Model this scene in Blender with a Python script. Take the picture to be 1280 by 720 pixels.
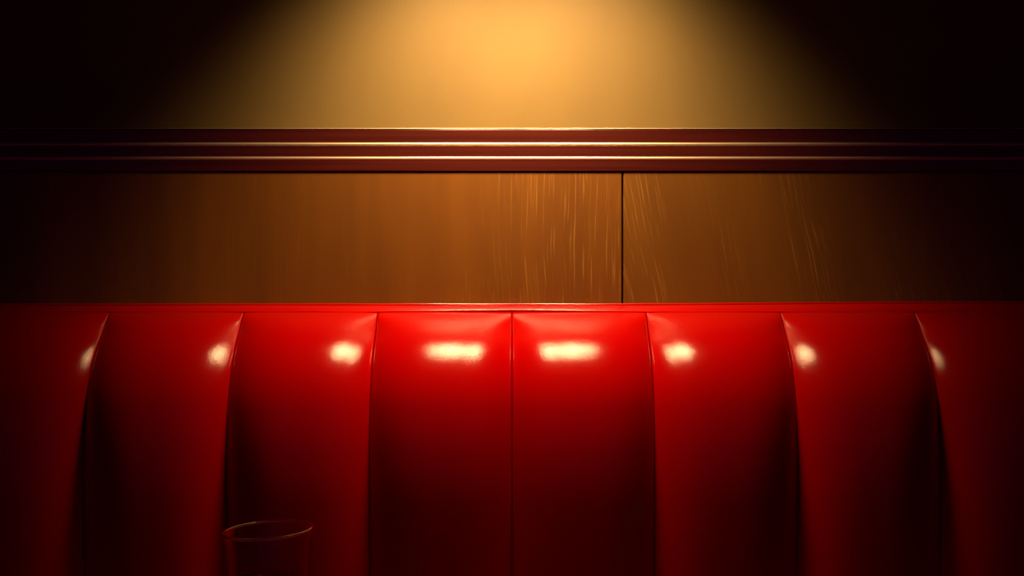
import bpy, bmesh, math, random
from mathutils import Vector, noise
random.seed(4)
for o in list(bpy.data.objects):
    bpy.data.objects.remove(o, do_unlink=True)
SC = bpy.context.scene
C = SC.collection

# ------------------------------------------------------------------ camera
cam_d = bpy.data.cameras.new('camera'); cam = bpy.data.objects.new('camera', cam_d); C.objects.link(cam)
cam.location = (0, -1.55, 1.10); cam.rotation_euler = (math.pi/2, 0, 0)
cam_d.sensor_width = 36; cam_d.lens = 36*1380/1280
cam_d.clip_start = 0.02
SC.camera = cam

# ------------------------------------------------------------------ world (faint violet dusk of the rest of the bar)
W = bpy.data.worlds.new('world'); SC.world = W; W.use_nodes = True
bg = W.node_tree.nodes['Background']
bg.inputs['Color'].default_value = (0.80, 0.05, 0.50, 1); bg.inputs['Strength'].default_value = 0.035

SC.view_settings.view_transform = 'Standard'; SC.view_settings.look = 'None'
SC.view_settings.gamma = 1; SC.view_settings.exposure = 0; SC.view_settings.use_curve_mapping = False

# ------------------------------------------------------------------ the pendant lamp's light, plus an added red fill
LAMP = Vector((0.0, -0.232, 1.62))
def spot(name, loc, aim, col, power, angle, blend, radius):
    d = bpy.data.lights.new(name, 'SPOT'); o = bpy.data.objects.new(name, d); C.objects.link(o)
    o.location = loc; d.color = col; d.energy = power
    d.spot_size = math.radians(angle); d.spot_blend = blend; d.shadow_soft_size = radius
    o.rotation_euler = (Vector(aim)-Vector(loc)).to_track_quat('-Z', 'Y').to_euler()
    return o
for sx in (-1, 1):
    P = LAMP+Vector((0.085*sx, 0, 0))
    spot('bulb_core_light', P, P+Vector((0.0, 0.60, -1)), (1.0, 0.66, 0.30), 16.5, 102, 1.0, 0.072)
spot('red_fill_light', LAMP, LAMP+Vector((0.0, 0.05, -1)), (1.0, 0.10, 0.02), 1.6, 150, 1.0, 0.10)  # added wide red fill without a bulb of its own, reddens the dim sides

# ------------------------------------------------------------------ helpers
def build(name, bm, mat=None, parent=None, smooth=False, recalc=True):
    if recalc: bmesh.ops.recalc_face_normals(bm, faces=bm.faces)
    me = bpy.data.meshes.new(name); bm.to_mesh(me); bm.free()
    if smooth:
        for p in me.polygons: p.use_smooth = True
    if mat: me.materials.append(mat)
    o = bpy.data.objects.new(name, me); C.objects.link(o)
    if parent:
        o.parent = parent
        o.matrix_parent_inverse = parent.matrix_basis.inverted()
    return o
def empty(name, loc=(0, 0, 0)):
    o = bpy.data.objects.new(name, None); o.location = loc; C.objects.link(o)
    o.empty_display_size = 0.1
    return o
def tag(o, label=None, cat=None, group=None, kind=None):
    if label: o['label'] = label
    if cat: o['category'] = cat
    if group: o['group'] = group
    if kind: o['kind'] = kind
    return o
def box(bm, x0, x1, y0, y1, z0, z1, bevel=0, seg=2):
    vs = [bm.verts.new((x, y, z)) for x in (x0, x1) for y in (y0, y1) for z in (z0, z1)]
    F = [(0,1,3,2),(4,6,7,5),(0,4,5,1),(2,3,7,6),(0,2,6,4),(1,5,7,3)]
    fs = [bm.faces.new([vs[i] for i in f]) for f in F]
    if bevel:
        es = list({e for f in fs for e in f.edges})
        bmesh.ops.bevel(bm, geom=es, offset=bevel, segments=seg, profile=0.5, affect='EDGES')
    return bm
def lathe(bm, prof, n=64, c=(0, 0, 0), close=False):
    rings = []
    for r, z in prof:
        if r < 1e-6:
            rings.append([bm.verts.new((c[0], c[1], c[2]+z))])
        else:
            rings.append([bm.verts.new((c[0]+r*math.cos(2*math.pi*i/n), c[1]+r*math.sin(2*math.pi*i/n), c[2]+z)) for i in range(n)])
    pairs = list(zip(rings, rings[1:]))
    if close: pairs.append((rings[-1], rings[0]))
    for a, b in pairs:
        for i in range(n):
            j = (i+1) % n
            if len(a) == 1 and len(b) == 1: continue
            if len(a) == 1: bm.faces.new((a[0], b[i], b[j]))
            elif len(b) == 1: bm.faces.new((a[i], b[0], a[j]))
            else: bm.faces.new((a[i], b[i], b[j], a[j]))
    return bm
def tube(bm, pts, r, n=10, cap=True):
    rings = []
    for k, p in enumerate(pts):
        a = Vector(pts[max(k-1, 0)]); b = Vector(pts[min(k+1, len(pts)-1)])
        t = (b-a).normalized()
        up = Vector((0, 0, 1)) if abs(t.z) < 0.9 else Vector((0, 1, 0))
        u = t.cross(up).normalized(); v = u.cross(t)
        rr = r(k) if callable(r) else r
        rings.append([bm.verts.new(Vector(p)+rr*(u*math.cos(2*math.pi*i/n)+v*math.sin(2*math.pi*i/n))) for i in range(n)])
    for a, b in zip(rings, rings[1:]):
        for i in range(n):
            j = (i+1) % n; bm.faces.new((a[i], b[i], b[j], a[j]))
    if cap:
        bm.faces.new(rings[0]); bm.faces.new(rings[-1])
    return bm
def prism(bm, prof, x0, x1):
    a = [bm.verts.new((x0, y, z)) for y, z in prof]; b = [bm.verts.new((x1, y, z)) for y, z in prof]
    n = len(prof)
    for i in range(n):
        j = (i+1) % n; bm.faces.new((a[i], a[j], b[j], b[i]))
    bm.faces.new(a); bm.faces.new(b)
    return bm

# ------------------------------------------------------------------ materials
def mat(name, base=(0.5, 0.5, 0.5), rough=0.5, spec=0.5, coat=0.0, coat_rough=0.1, metal=0.0):
    m = bpy.data.materials.new(name); m.use_nodes = True
    p = m.node_tree.nodes['Principled BSDF']
    p.inputs['Base Color'].default_value = (*base, 1); p.inputs['Roughness'].default_value = rough
    p.inputs['Specular IOR Level'].default_value = spec
    p.inputs['Coat Weight'].default_value = coat; p.inputs['Coat Roughness'].default_value = coat_rough
    p.inputs['Metallic'].default_value = metal
    return m, m.node_tree, p
def N(nt, t, **kw):
    n = nt.nodes.new(t)
    for k, v in kw.items():
        if k in n.inputs: n.inputs[k].default_value = v
        else: setattr(n, k, v)
    return n
def coords(nt, scale=(1, 1, 1), rot=(0, 0, 0)):
    tc = N(nt, 'ShaderNodeTexCoord'); mp = N(nt, 'ShaderNodeMapping')
    mp.inputs['Scale'].default_value = scale; mp.inputs['Rotation'].default_value = rot
    nt.links.new(tc.outputs['Object'], mp.inputs['Vector'])
    return mp.outputs['Vector']
def ramp(nt, fac, stops):
    r = N(nt, 'ShaderNodeValToRGB'); nt.links.new(fac, r.inputs['Fac'])
    e = r.color_ramp.elements
    while len(e) < len(stops): e.new(0.5)
    for i, (p, c) in enumerate(stops):
        e[i].position = p; e[i].color = (*c, 1) if len(c) == 3 else c
    return r.outputs['Color']

# red vinyl
M_VINYL, nt, p = mat('red_vinyl', (0.56, 0.0004, 0.0004), 0.17, 0.40, 0.28, 0.12)
v = coords(nt)
n1 = N(nt, 'ShaderNodeTexVoronoi', Scale=700.0); nt.links.new(v, n1.inputs['Vector'])
n2 = N(nt, 'ShaderNodeTexNoise', Scale=22.0, Detail=2.0); nt.links.new(v, n2.inputs['Vector'])
ad = N(nt, 'ShaderNodeMath', operation='MULTIPLY_ADD'); nt.links.new(n1.outputs['Distance'], ad.inputs[0]); ad.inputs[1].default_value = 0.35
nt.links.new(n2.outputs['Fac'], ad.inputs[2])
b = N(nt, 'ShaderNodeBump', Strength=0.15, Distance=0.002); nt.links.new(ad.outputs[0], b.inputs['Height'])
nt.links.new(b.outputs['Normal'], p.inputs['Normal']); nt.links.new(b.outputs['Normal'], p.inputs['Coat Normal'])

# ochre upper wall
M_WALL, nt, p = mat('ochre_wall', (0.62, 0.42, 0.13), 0.6, 0.35)
v = coords(nt, (300, 300, 900)); n1 = N(nt, 'ShaderNodeTexNoise', Scale=1.0, Detail=2.0); nt.links.new(v, n1.inputs['Vector'])
v2 = coords(nt, (6, 6, 3)); n2 = N(nt, 'ShaderNodeTexNoise', Scale=1.0, Detail=4.0); nt.links.new(v2, n2.inputs['Vector'])
c = ramp(nt, n2.outputs['Fac'], [(0.3, (0.200, 0.128, 0.036)), (0.7, (0.228, 0.148, 0.042))])
nt.links.new(c, p.inputs['Base Color'])
b = N(nt, 'ShaderNodeBump', Strength=0.15, Distance=0.001); nt.links.new(n1.outputs['Fac'], b.inputs['Height'])
nt.links.new(b.outputs['Normal'], p.inputs['Normal'])

# panel wood with pale vertical grain
def wood(name, dark, mid, streak, slant):
    m, nt, p = mat(name, mid, 0.42, 0.65, 0.0, 0.2)
    v = coords(nt, (1, 1, 1))
    # slow warp so the streaks lean and wander
    w = N(nt, 'ShaderNodeTexNoise', Scale=3.0, Detail=2.0); nt.links.new(v, w.inputs['Vector'])
    mp = N(nt, 'ShaderNodeMapping'); mp.inputs['Scale'].default_value = (420, 1, 10)
    vm = N(nt, 'ShaderNodeVectorMath', operation='MULTIPLY_ADD'); nt.links.new(w.outputs['Color'], vm.inputs[0])
    ro = N(nt, 'ShaderNodeMapping'); ro.inputs['Rotation'].default_value = (0, slant, 0); nt.links.new(v, ro.inputs['Vector'])
    vm.inputs[1].default_value = (0.035, 0, 0); nt.links.new(ro.outputs[0], vm.inputs[2])
    nt.links.new(vm.outputs[0], mp.inputs['Vector'])
    s = N(nt, 'ShaderNodeTexNoise', Scale=1.0, Detail=2.0, Roughness=0.5); nt.links.new(mp.outputs[0], s.inputs['Vector'])
    st = ramp(nt, s.outputs['Fac'], [(0.56, (0, 0, 0)), (0.74, (1, 1, 1))])
    # streaks come in bundles
    mp2 = N(nt, 'ShaderNodeMapping'); mp2.inputs['Scale'].default_value = (11, 1, 2.2); nt.links.new(vm.outputs[0], mp2.inputs['Vector'])
    g = N(nt, 'ShaderNodeTexNoise', Scale=1.0, Detail=1.0); nt.links.new(mp2.outputs[0], g.inputs['Vector'])
    gr = ramp(nt, g.outputs['Fac'], [(0.40, (0, 0, 0)), (0.58, (1, 1, 1))])
    mu = N(nt, 'ShaderNodeMath', operation='MULTIPLY'); nt.links.new(st, mu.inputs[0]); nt.links.new(gr, mu.inputs[1])
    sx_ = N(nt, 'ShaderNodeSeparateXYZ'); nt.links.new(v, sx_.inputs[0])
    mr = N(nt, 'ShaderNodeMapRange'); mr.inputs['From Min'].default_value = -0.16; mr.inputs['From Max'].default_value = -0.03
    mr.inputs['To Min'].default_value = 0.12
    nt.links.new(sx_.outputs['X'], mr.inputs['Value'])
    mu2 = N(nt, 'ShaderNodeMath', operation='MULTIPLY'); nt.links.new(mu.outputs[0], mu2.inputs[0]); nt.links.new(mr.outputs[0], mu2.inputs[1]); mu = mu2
    mp3 = N(nt, 'ShaderNodeMapping'); mp3.inputs['Scale'].default_value = (14, 1, 1.5); nt.links.new(vm.outputs[0], mp3.inputs['Vector'])
    q = N(nt, 'ShaderNodeTexNoise', Scale=1.0, Detail=5.0); nt.links.new(mp3.outputs[0], q.inputs['Vector'])
    basec = ramp(nt, q.outputs['Fac'], [(0.3, dark), (0.7, mid)])
    mx = N(nt, 'ShaderNodeMix', data_type='RGBA'); nt.links.new(mu.outputs[0], mx.inputs['Factor'])
    nt.links.new(basec, mx.inputs['A']); mx.inputs['B'].default_value = (*streak, 1)
    nt.links.new(mx.outputs['Result'], p.inputs['Base Color'])
    b = N(nt, 'ShaderNodeBump', Strength=0.12, Distance=0.0008); nt.links.new(s.outputs['Fac'], b.inputs['Height'])
    nt.links.new(b.outputs['Normal'], p.inputs['Normal'])
    return m
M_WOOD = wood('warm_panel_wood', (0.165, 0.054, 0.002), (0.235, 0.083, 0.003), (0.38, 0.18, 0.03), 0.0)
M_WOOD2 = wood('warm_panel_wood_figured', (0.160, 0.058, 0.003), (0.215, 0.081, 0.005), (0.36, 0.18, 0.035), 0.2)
M_MAHOG, nt, p = mat('mahogany_trim', (0.10, 0.012, 0.006), 0.30, 0.5, 0.8, 0.16)
v = coords(nt, (3, 60, 160)); n1 = N(nt, 'ShaderNodeTexNoise', Scale=1.0, Detail=4.0); nt.links.new(v, n1.inputs['Vector'])
nt.links.new(ramp(nt, n1.outputs['Fac'], [(0.3, (0.050, 0.005, 0.002)), (0.7, (0.085, 0.010, 0.004))]), p.inputs['Base Color'])
M_DARKWOOD, nt, p = mat('dark_table_wood', (0.03, 0.008, 0.005), 0.3, 0.5, 0.4, 0.1)
v = coords(nt, (4, 70, 70)); n1 = N(nt, 'ShaderNodeTexNoise', Scale=1.0, Detail=4.0); nt.links.new(v, n1.inputs['Vector'])
nt.links.new(ramp(nt, n1.outputs['Fac'], [(0.3, (0.02, 0.005, 0.003)), (0.7, (0.045, 0.012, 0.007))]), p.inputs['Base Color'])
M_FLOOR, nt, p = mat('dark_floor', (0.02, 0.012, 0.01), 0.5)
v = coords(nt, (2, 14, 1)); n1 = N(nt, 'ShaderNodeTexNoise', Scale=1.0, Detail=4.0); nt.links.new(v, n1.inputs['Vector'])
nt.links.new(ramp(nt, n1.outputs['Fac'], [(0.3, (0.015, 0.008, 0.006)), (0.7, (0.03, 0.017, 0.012))]), p.inputs['Base Color'])
M_CEIL, nt, p = mat('dark_ceiling', (0.03, 0.015, 0.02), 0.9)
v = coords(nt, (20, 20, 20)); n1 = N(nt, 'ShaderNodeTexNoise', Scale=1.0, Detail=4.0); nt.links.new(v, n1.inputs['Vector'])
nt.links.new(ramp(nt, n1.outputs['Fac'], [(0.3, (0.025, 0.013, 0.016)), (0.7, (0.035, 0.018, 0.022))]), p.inputs['Base Color'])
M_BLACK, _, _ = mat('black_metal', (0.01, 0.01, 0.01), 0.4)
M_BRASS, _, _ = mat('aged_brass', (0.6, 0.38, 0.14), 0.3, metal=1.0)
M_PIPE, _, p = mat('red_piping', (0.66, 0.003, 0.002), 0.2, 0.6, 1.0, 0.12)
m = bpy.data.materials.new('clear_glass'); m.use_nodes = True; nt = m.node_tree
p = nt.nodes['Principled BSDF']; p.inputs['Transmission Weight'].default_value = 1; p.inputs['Roughness'].default_value = 0.085; p.inputs['IOR'].default_value = 1.5
p.inputs['Base Color'].default_value = (0.97, 0.93, 0.9, 1)
M_GLASS = m
m = m.copy(); m.name = 'glass_rim'; p = m.node_tree.nodes['Principled BSDF']
p.inputs['Coat Weight'].default_value = 1; p.inputs['Coat IOR'].default_value = 2.3; p.inputs['Coat Roughness'].default_value = 0.07
M_RIM = m
m = bpy.data.materials.new('dark_amber_drink'); m.use_nodes = True
p = m.node_tree.nodes['Principled BSDF']; p.inputs['Transmission Weight'].default_value = 1; p.inputs['Roughness'].default_value = 0.0; p.inputs['IOR'].default_value = 1.34
p.inputs['Base Color'].default_value = (0.5, 0.10, 0.02, 1)
M_DRINK = m
m = bpy.data.materials.new('lit_bulb'); m.use_nodes = True
p = m.node_tree.nodes['Principled BSDF']; p.inputs['Emission Color'].default_value = (1, 0.72, 0.38, 1); p.inputs['Emission Strength'].default_value = 3
M_BULB = m

# ------------------------------------------------------------------ room shell
RX = 3.0; RY = -4.0; CEIL = 2.7
tag(build('wall_back', box(bmesh.new(), -RX, RX, 0, 0.12, 0, CEIL), M_WALL), 'ochre textured wall above the triple moulding, lit by a pool of warm light', 'wall', kind='structure')
tag(build('floor', box(bmesh.new(), -RX, RX, RY, 0.12, -0.05, 0), M_FLOOR), kind='structure')
tag(build('ceiling', box(bmesh.new(), -RX, RX, RY, 0.12, CEIL, CEIL+0.05), M_CEIL), kind='structure')
tag(build('wall_left', box(bmesh.new(), -RX-0.1, -RX, RY, 0.12, 0, CEIL), M_CEIL), kind='structure')
tag(build('wall_right', box(bmesh.new(), RX, RX+0.1, RY, 0.12, 0, CEIL), M_CEIL), kind='structure')

# wood panels, 24 mm proud of the wall, with a thin open joint
ZP0, ZP1 = 0.0, 1.2605
JX = 0.1525; PY = -0.0278
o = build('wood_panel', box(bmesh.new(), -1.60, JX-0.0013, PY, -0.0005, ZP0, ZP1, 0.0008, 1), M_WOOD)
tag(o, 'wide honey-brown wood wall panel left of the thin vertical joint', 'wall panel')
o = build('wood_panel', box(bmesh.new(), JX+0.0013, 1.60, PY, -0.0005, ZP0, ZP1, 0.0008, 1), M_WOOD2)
tag(o, 'darker brown wood wall panel with slanting grain, right of the vertical joint', 'wall panel')

# triple moulding: three stepped rails with rounded top edges
tr = build('trim_1', box(bmesh.new(), -2.6, 2.6, -0.006, -0.0003, 1.2608, 1.3150), M_MAHOG)
tag(tr, 'glossy dark red triple wooden moulding running across the wall', 'moulding', kind='structure')
def rail(z0, z1, yf, r=0.0026):
    prof = [(-0.006, z0), (yf+0.0008, z0), (yf, z0+0.0008)]
    for k in range(9):
        a = k/8*math.pi/2
        prof.append((yf+r-r*math.cos(a), z1-r+r*math.sin(a)))
    prof.append((-0.006, z1))
    o = build('moulding_rail', prism(bmesh.new(), prof, -2.6, 2.6), M_MAHOG, tr, smooth=False)
    for f in o.data.polygons: f.use_smooth = abs(f.normal.x) < 0.5 and f.area < 5.3*0.0008
    return o
M_BEAD, _, _ = mat('satin_pale_brass', (0.95, 0.80, 0.56), 0.42, metal=0.8)
def bead(z, y, rr):
    build('metal_bead', tube(bmesh.new(), [(-2.6+5.2*i/40, y, z) for i in range(41)], rr, 14), M_BEAD, tr, smooth=True)
bead(1.2982, -0.0262, 0.0026)
bead(1.2784, -0.0290, 0.0026)
bead(1.3204, -0.0243, 0.0006)
rail(1.3000, 1.3205, -0.0245)
rail(1.2800, 1.2990, -0.0275)
rail(1.2612, 1.2793, -0.0305)

# ------------------------------------------------------------------ banquette
ban = empty('banquette', (0, -0.25, 0))
tag(ban, 'glossy red vinyl banquette with wide vertical channels along the panelled wall', 'banquette')
PITCH = 0.1812; ZT = 1.0763; NCH = 12
YTOP = -0.0545
def smooth(t): t = max(0, min(1, t)); return t*t*(3-2*t)
# crown profile from tilt angle (degrees up) against drop below the top seam
TILT = [(0, 75), (0.015, 60), (0.05, 41), (0.08, 28), (0.12, 12), (0.17, 4), (0.24, -2), (0.34, -4), (0.6, -4)]
def tilt(s):
    for (a, u), (b_, w) in zip(TILT, TILT[1:]):
        if s <= b_: return u+(w-u)*(s-a)/(b_-a)
    return TILT[-1][1]
DS = 0.001; cum = [0.0]
for k in range(640): cum.append(cum[-1]+math.tan(math.radians(tilt((k+0.5)*DS)))*DS)
def crown(s):
    i = s/DS; k = min(int(i), len(cum)-2); return cum[k]+(cum[k+1]-cum[k])*min(1, i-k)
SAG = 0.0295; SAG_S = 0.035
def surf(i, u, s, seed):
    """i channel index, u in -1..1 across, s drop"""
    c = crown(s)
    e = 1-(1-min(1, s/SAG_S))**2
    sag = SAG*e
    prof = (1-abs(u)**2.7)**0.88 if abs(u) < 1 else 0
    y = YTOP - (c-sag) - sag*prof
    return y
ZB = 0.47
backer = build('backrest_board', box(bmesh.new(), -PITCH*NCH/2, PITCH*NCH/2, -0.046, -0.0282, 0.30, ZT-0.004), M_BLACK, ban)
NU, NV = 40, 90
for ch in range(NCH):
    xc = (ch-NCH/2+0.5)*PITCH
    bm = bmesh.new(); grid = []
    for j in range(NV+1):
        t = j/NV; s = (t**1.6)*(ZT-0.0078-ZB)
        z = ZT-0.0078-s
        row = []
        for k in range(NU+1):
            w = -1+2*k/NU; u = math.sin(w*math.pi/2)*0.5+w*0.5
            x = xc+u*PITCH/2*0.997
            y = surf(ch, u, s, ch)
            nz = noise.noise(Vector((x*5, z*4, ch*0.37)))*0.0012*min(1, s/0.05)*(1-abs(u)**4)
            row.append(bm.verts.new((x, y-nz, z)))
        grid.append(row)
    for a, b_ in zip(grid, grid[1:]):
        for k in range(NU): bm.faces.new((a[k], a[k+1], b_[k+1], b_[k]))
    # close the back
    back = [[bm.verts.new((r[k].co.x, -0.0462, r[k].co.z)) for k in (0, NU)] for r in grid]
    for j in range(NV):
        bm.faces.new((grid[j][0], grid[j+1][0], back[j+1][0], back[j][0]))
        bm.faces.new((grid[j][NU], back[j][1], back[j+1][1], grid[j+1][NU]))
        bm.faces.new((back[j][0], back[j+1][0], back[j+1][1], back[j][1]))
    bm.faces.new(grid[0]+[back[0][1], back[0][0]]); bm.faces.new(list(reversed(grid[NV]))+[back[NV][0], back[NV][1]])
    o = build('channel', bm, M_VINYL, ban)
    for f in o.data.polygons: f.use_smooth = len(f.vertices) == 4 and f.center.y < -0.048 and abs(f.normal.x) < 0.999
# top band: smooth welted strip above the channels, turned back to the wall
bm = bmesh.new(); NX = 220; X0, X1 = -PITCH*NCH/2, PITCH*NCH/2
prof = [(-0.0282, ZT-0.0005), (-0.032, ZT)]
for k in range(1, 10):
    a = k/9*math.radians(62)
    prof.append((-0.034-0.022*math.sin(a)/math.sin(math.radians(62)), ZT-0.0088*(1-math.cos(a))/(1-math.cos(math.radians(62)))))
prof += [(-0.050, ZT-0.011), (-0.0282, ZT-0.014)]
cols = []
for i in range(NX+1):
    x = X0+(X1-X0)*i/NX
    cols.append([bm.verts.new((x, y-0.0006*noise.noise(Vector((x*9, 0, k))), z+0.0030*smooth((x-0.12)/0.5)*(1 if k < 5 or k > 12 else 0.5)+0.0006*noise.noise(Vector((x*4, 3, 0)))*(1 if k > 3 else 0.4))) for k, (y, z) in enumerate(prof)])
for a, b_ in zip(cols, cols[1:]):
    for k in range(len(prof)):
        l = (k+1) % len(prof); bm.faces.new((a[k], a[l], b_[l], b_[k]))
bm.faces.new(cols[0]); bm.faces.new(cols[-1])
build('top_band', bm, M_VINYL, ban, smooth=True)
pts = [(X0+(X1-X0)*i/300, -0.0566, ZT-0.0064-0.0022*smooth(abs((X0+(X1-X0)*i/300))/0.20)+0.0006*noise.noise(Vector((i*0.12, 7, 1)))) for i in range(301)]
build('piping', tube(bmesh.new(), pts, 0.0018, 10), M_PIPE, ban, smooth=True)
pts = [(X0+(X1-X0)*i/300, -0.0295-0.001, ZT+0.0012+0.0030*smooth((X0+(X1-X0)*i/300-0.12)/0.5)+0.0003*noise.noise(Vector((i*0.1, 2, 1)))) for i in range(301)]
build('piping', tube(bmesh.new(), pts, 0.0014, 8), M_PIPE, ban, smooth=True)
# seat and plinth (below the frame)
build('seat', box(bmesh.new(), X0, X1, -0.68, -0.06, 0.32, 0.468, 0.03, 5), M_VINYL, ban, smooth=True)
build('plinth', box(bmesh.new(), X0, X1, -0.60, -0.03, 0.0, 0.32), M_DARKWOOD, ban)

# ------------------------------------------------------------------ table, glass, drink
TZ = 0.75
tb = empty('table', (0, -0.95, 0))
tag(tb, 'dark wooden table in front of the banquette, below the tumbler', 'table')
build('tabletop', box(bmesh.new(), -0.60, 0.60, -1.38, -0.38, TZ-0.03, TZ, 0.004, 2), M_DARKWOOD, tb)
build('pedestal', lathe(bmesh.new(), [(0, 0.02), (0.04, 0.02), (0.035, 0.1), (0.035, TZ-0.031), (0, TZ-0.031)], 32, (0, -0.95, 0)), M_BLACK, tb, smooth=True)
build('base', lathe(bmesh.new(), [(0, 0), (0.24, 0), (0.24, 0.012), (0.05, 0.03), (0, 0.03)], 48, (0, -0.95, 0)), M_BLACK, tb)
GX, GY = -0.2357, -0.483; GH = 0.1166
def R_out(t): return 0.0345+(0.0427-0.0345)*t**0.9
prof = [(0, 0), (0.031, 0), (0.034, 0.002)]
for k in range(12):
    t = k/11; prof.append((R_out(t), 0.004+(GH-0.0056)*t))
rc, zc, rr = 0.0420, GH-0.0009, 0.0010
for k in range(1, 8):
    a = k/8*math.pi; prof.append((rc+rr*math.cos(a), zc+rr*math.sin(a)))
for k in range(12):
    t = 1-k/11; prof.append((R_out(t)-0.0015, 0.011+(GH-0.0126)*t))
prof += [(0.026, 0.0088), (0, 0.0082)]
bm = lathe(bmesh.new(), prof, 96, (0, 0, 0))
for v_ in bm.verts: v_.co.z += 0.045*v_.co.x*(v_.co.z/GH)
g = build('tumbler', bm, M_GLASS, smooth=True); g.location = (GX, GY, TZ+0.0003)
tag(g, 'clear glass tumbler with a thin glinting rim at the bottom left', 'glass')
bm = lathe(bmesh.new(), [(rc+0.00115*math.cos(a), zc+0.0002+0.00115*math.sin(a)) for a in [k*math.pi/8 for k in range(16)]], 128, close=True)
for v_ in bm.verts: v_.co.z += 0.045*v_.co.x*(v_.co.z/GH)
rm = build('rim', bm, M_RIM, smooth=True); rm.parent = g
rm['label'] = 'thin rounded rim catching the lamp light'
LZ = 0.066
prof = [(0, 0.0090), (0.025, 0.0094)]
for k in range(10):
    t = k/9; zz = 0.013+(LZ-0.013)*t; q = (zz-0.011)/(GH-0.0126)
    prof.append((R_out(q)-0.0018, zz))
prof += [(0, LZ)]
bm = lathe(bmesh.new(), prof, 64)
d = build('drink', bm, M_DRINK, smooth=True); d.location = (GX, GY, TZ+0.0003)
tag(d, 'dark amber drink filling the lower part of the tumbler', 'drink')

# ------------------------------------------------------------------ pendant lamp above the frame
L = empty('pendant_lamp', (LAMP.x, LAMP.y, CEIL))
tag(L, 'dark dome pendant lamp hanging above the middle of the banquette', 'lamp')
TILTM = (__import__('mathutils').Matrix.Translation(LAMP) @ __import__('mathutils').Matrix.Rotation(math.radians(22), 4, 'X') @ __import__('mathutils').Matrix.Translation(-LAMP))
prof = [(0.165, -0.01), (0.155, 0.03), (0.115, 0.075), (0.05, 0.105), (0.02, 0.115), (0.02, 0.112), (0.048, 0.102), (0.112, 0.072), (0.153, 0.028), (0.163, -0.01)]
sh = build('lamp_shade', lathe(bmesh.new(), prof, 64, (LAMP.x, LAMP.y, LAMP.z+0.02), close=True), M_BLACK, L, smooth=True)
sh.data.transform(TILTM)
for sx in (-1, 1):
    bb = build('bulb', lathe(bmesh.new(), [(0, 0), (0.012, 0.002), (0.02, 0.012), (0.02, 0.022), (0.012, 0.04), (0, 0.045)], 24, (LAMP.x+0.05*sx, LAMP.y, LAMP.z+0.05)), M_BULB, L, smooth=True)
    bb.data.transform(TILTM)
build('cord', tube(bmesh.new(), [(LAMP.x, LAMP.y-0.045, LAMP.z+0.118), (LAMP.x, LAMP.y, CEIL-0.02)], 0.003), M_BLACK, L)
build('ceiling_rose', lathe(bmesh.new(), [(0, -0.025), (0.03, -0.025), (0.05, -0.005), (0.05, 0), (0, 0)], 32, (LAMP.x, LAMP.y, CEIL)), M_BRASS, L, smooth=True)
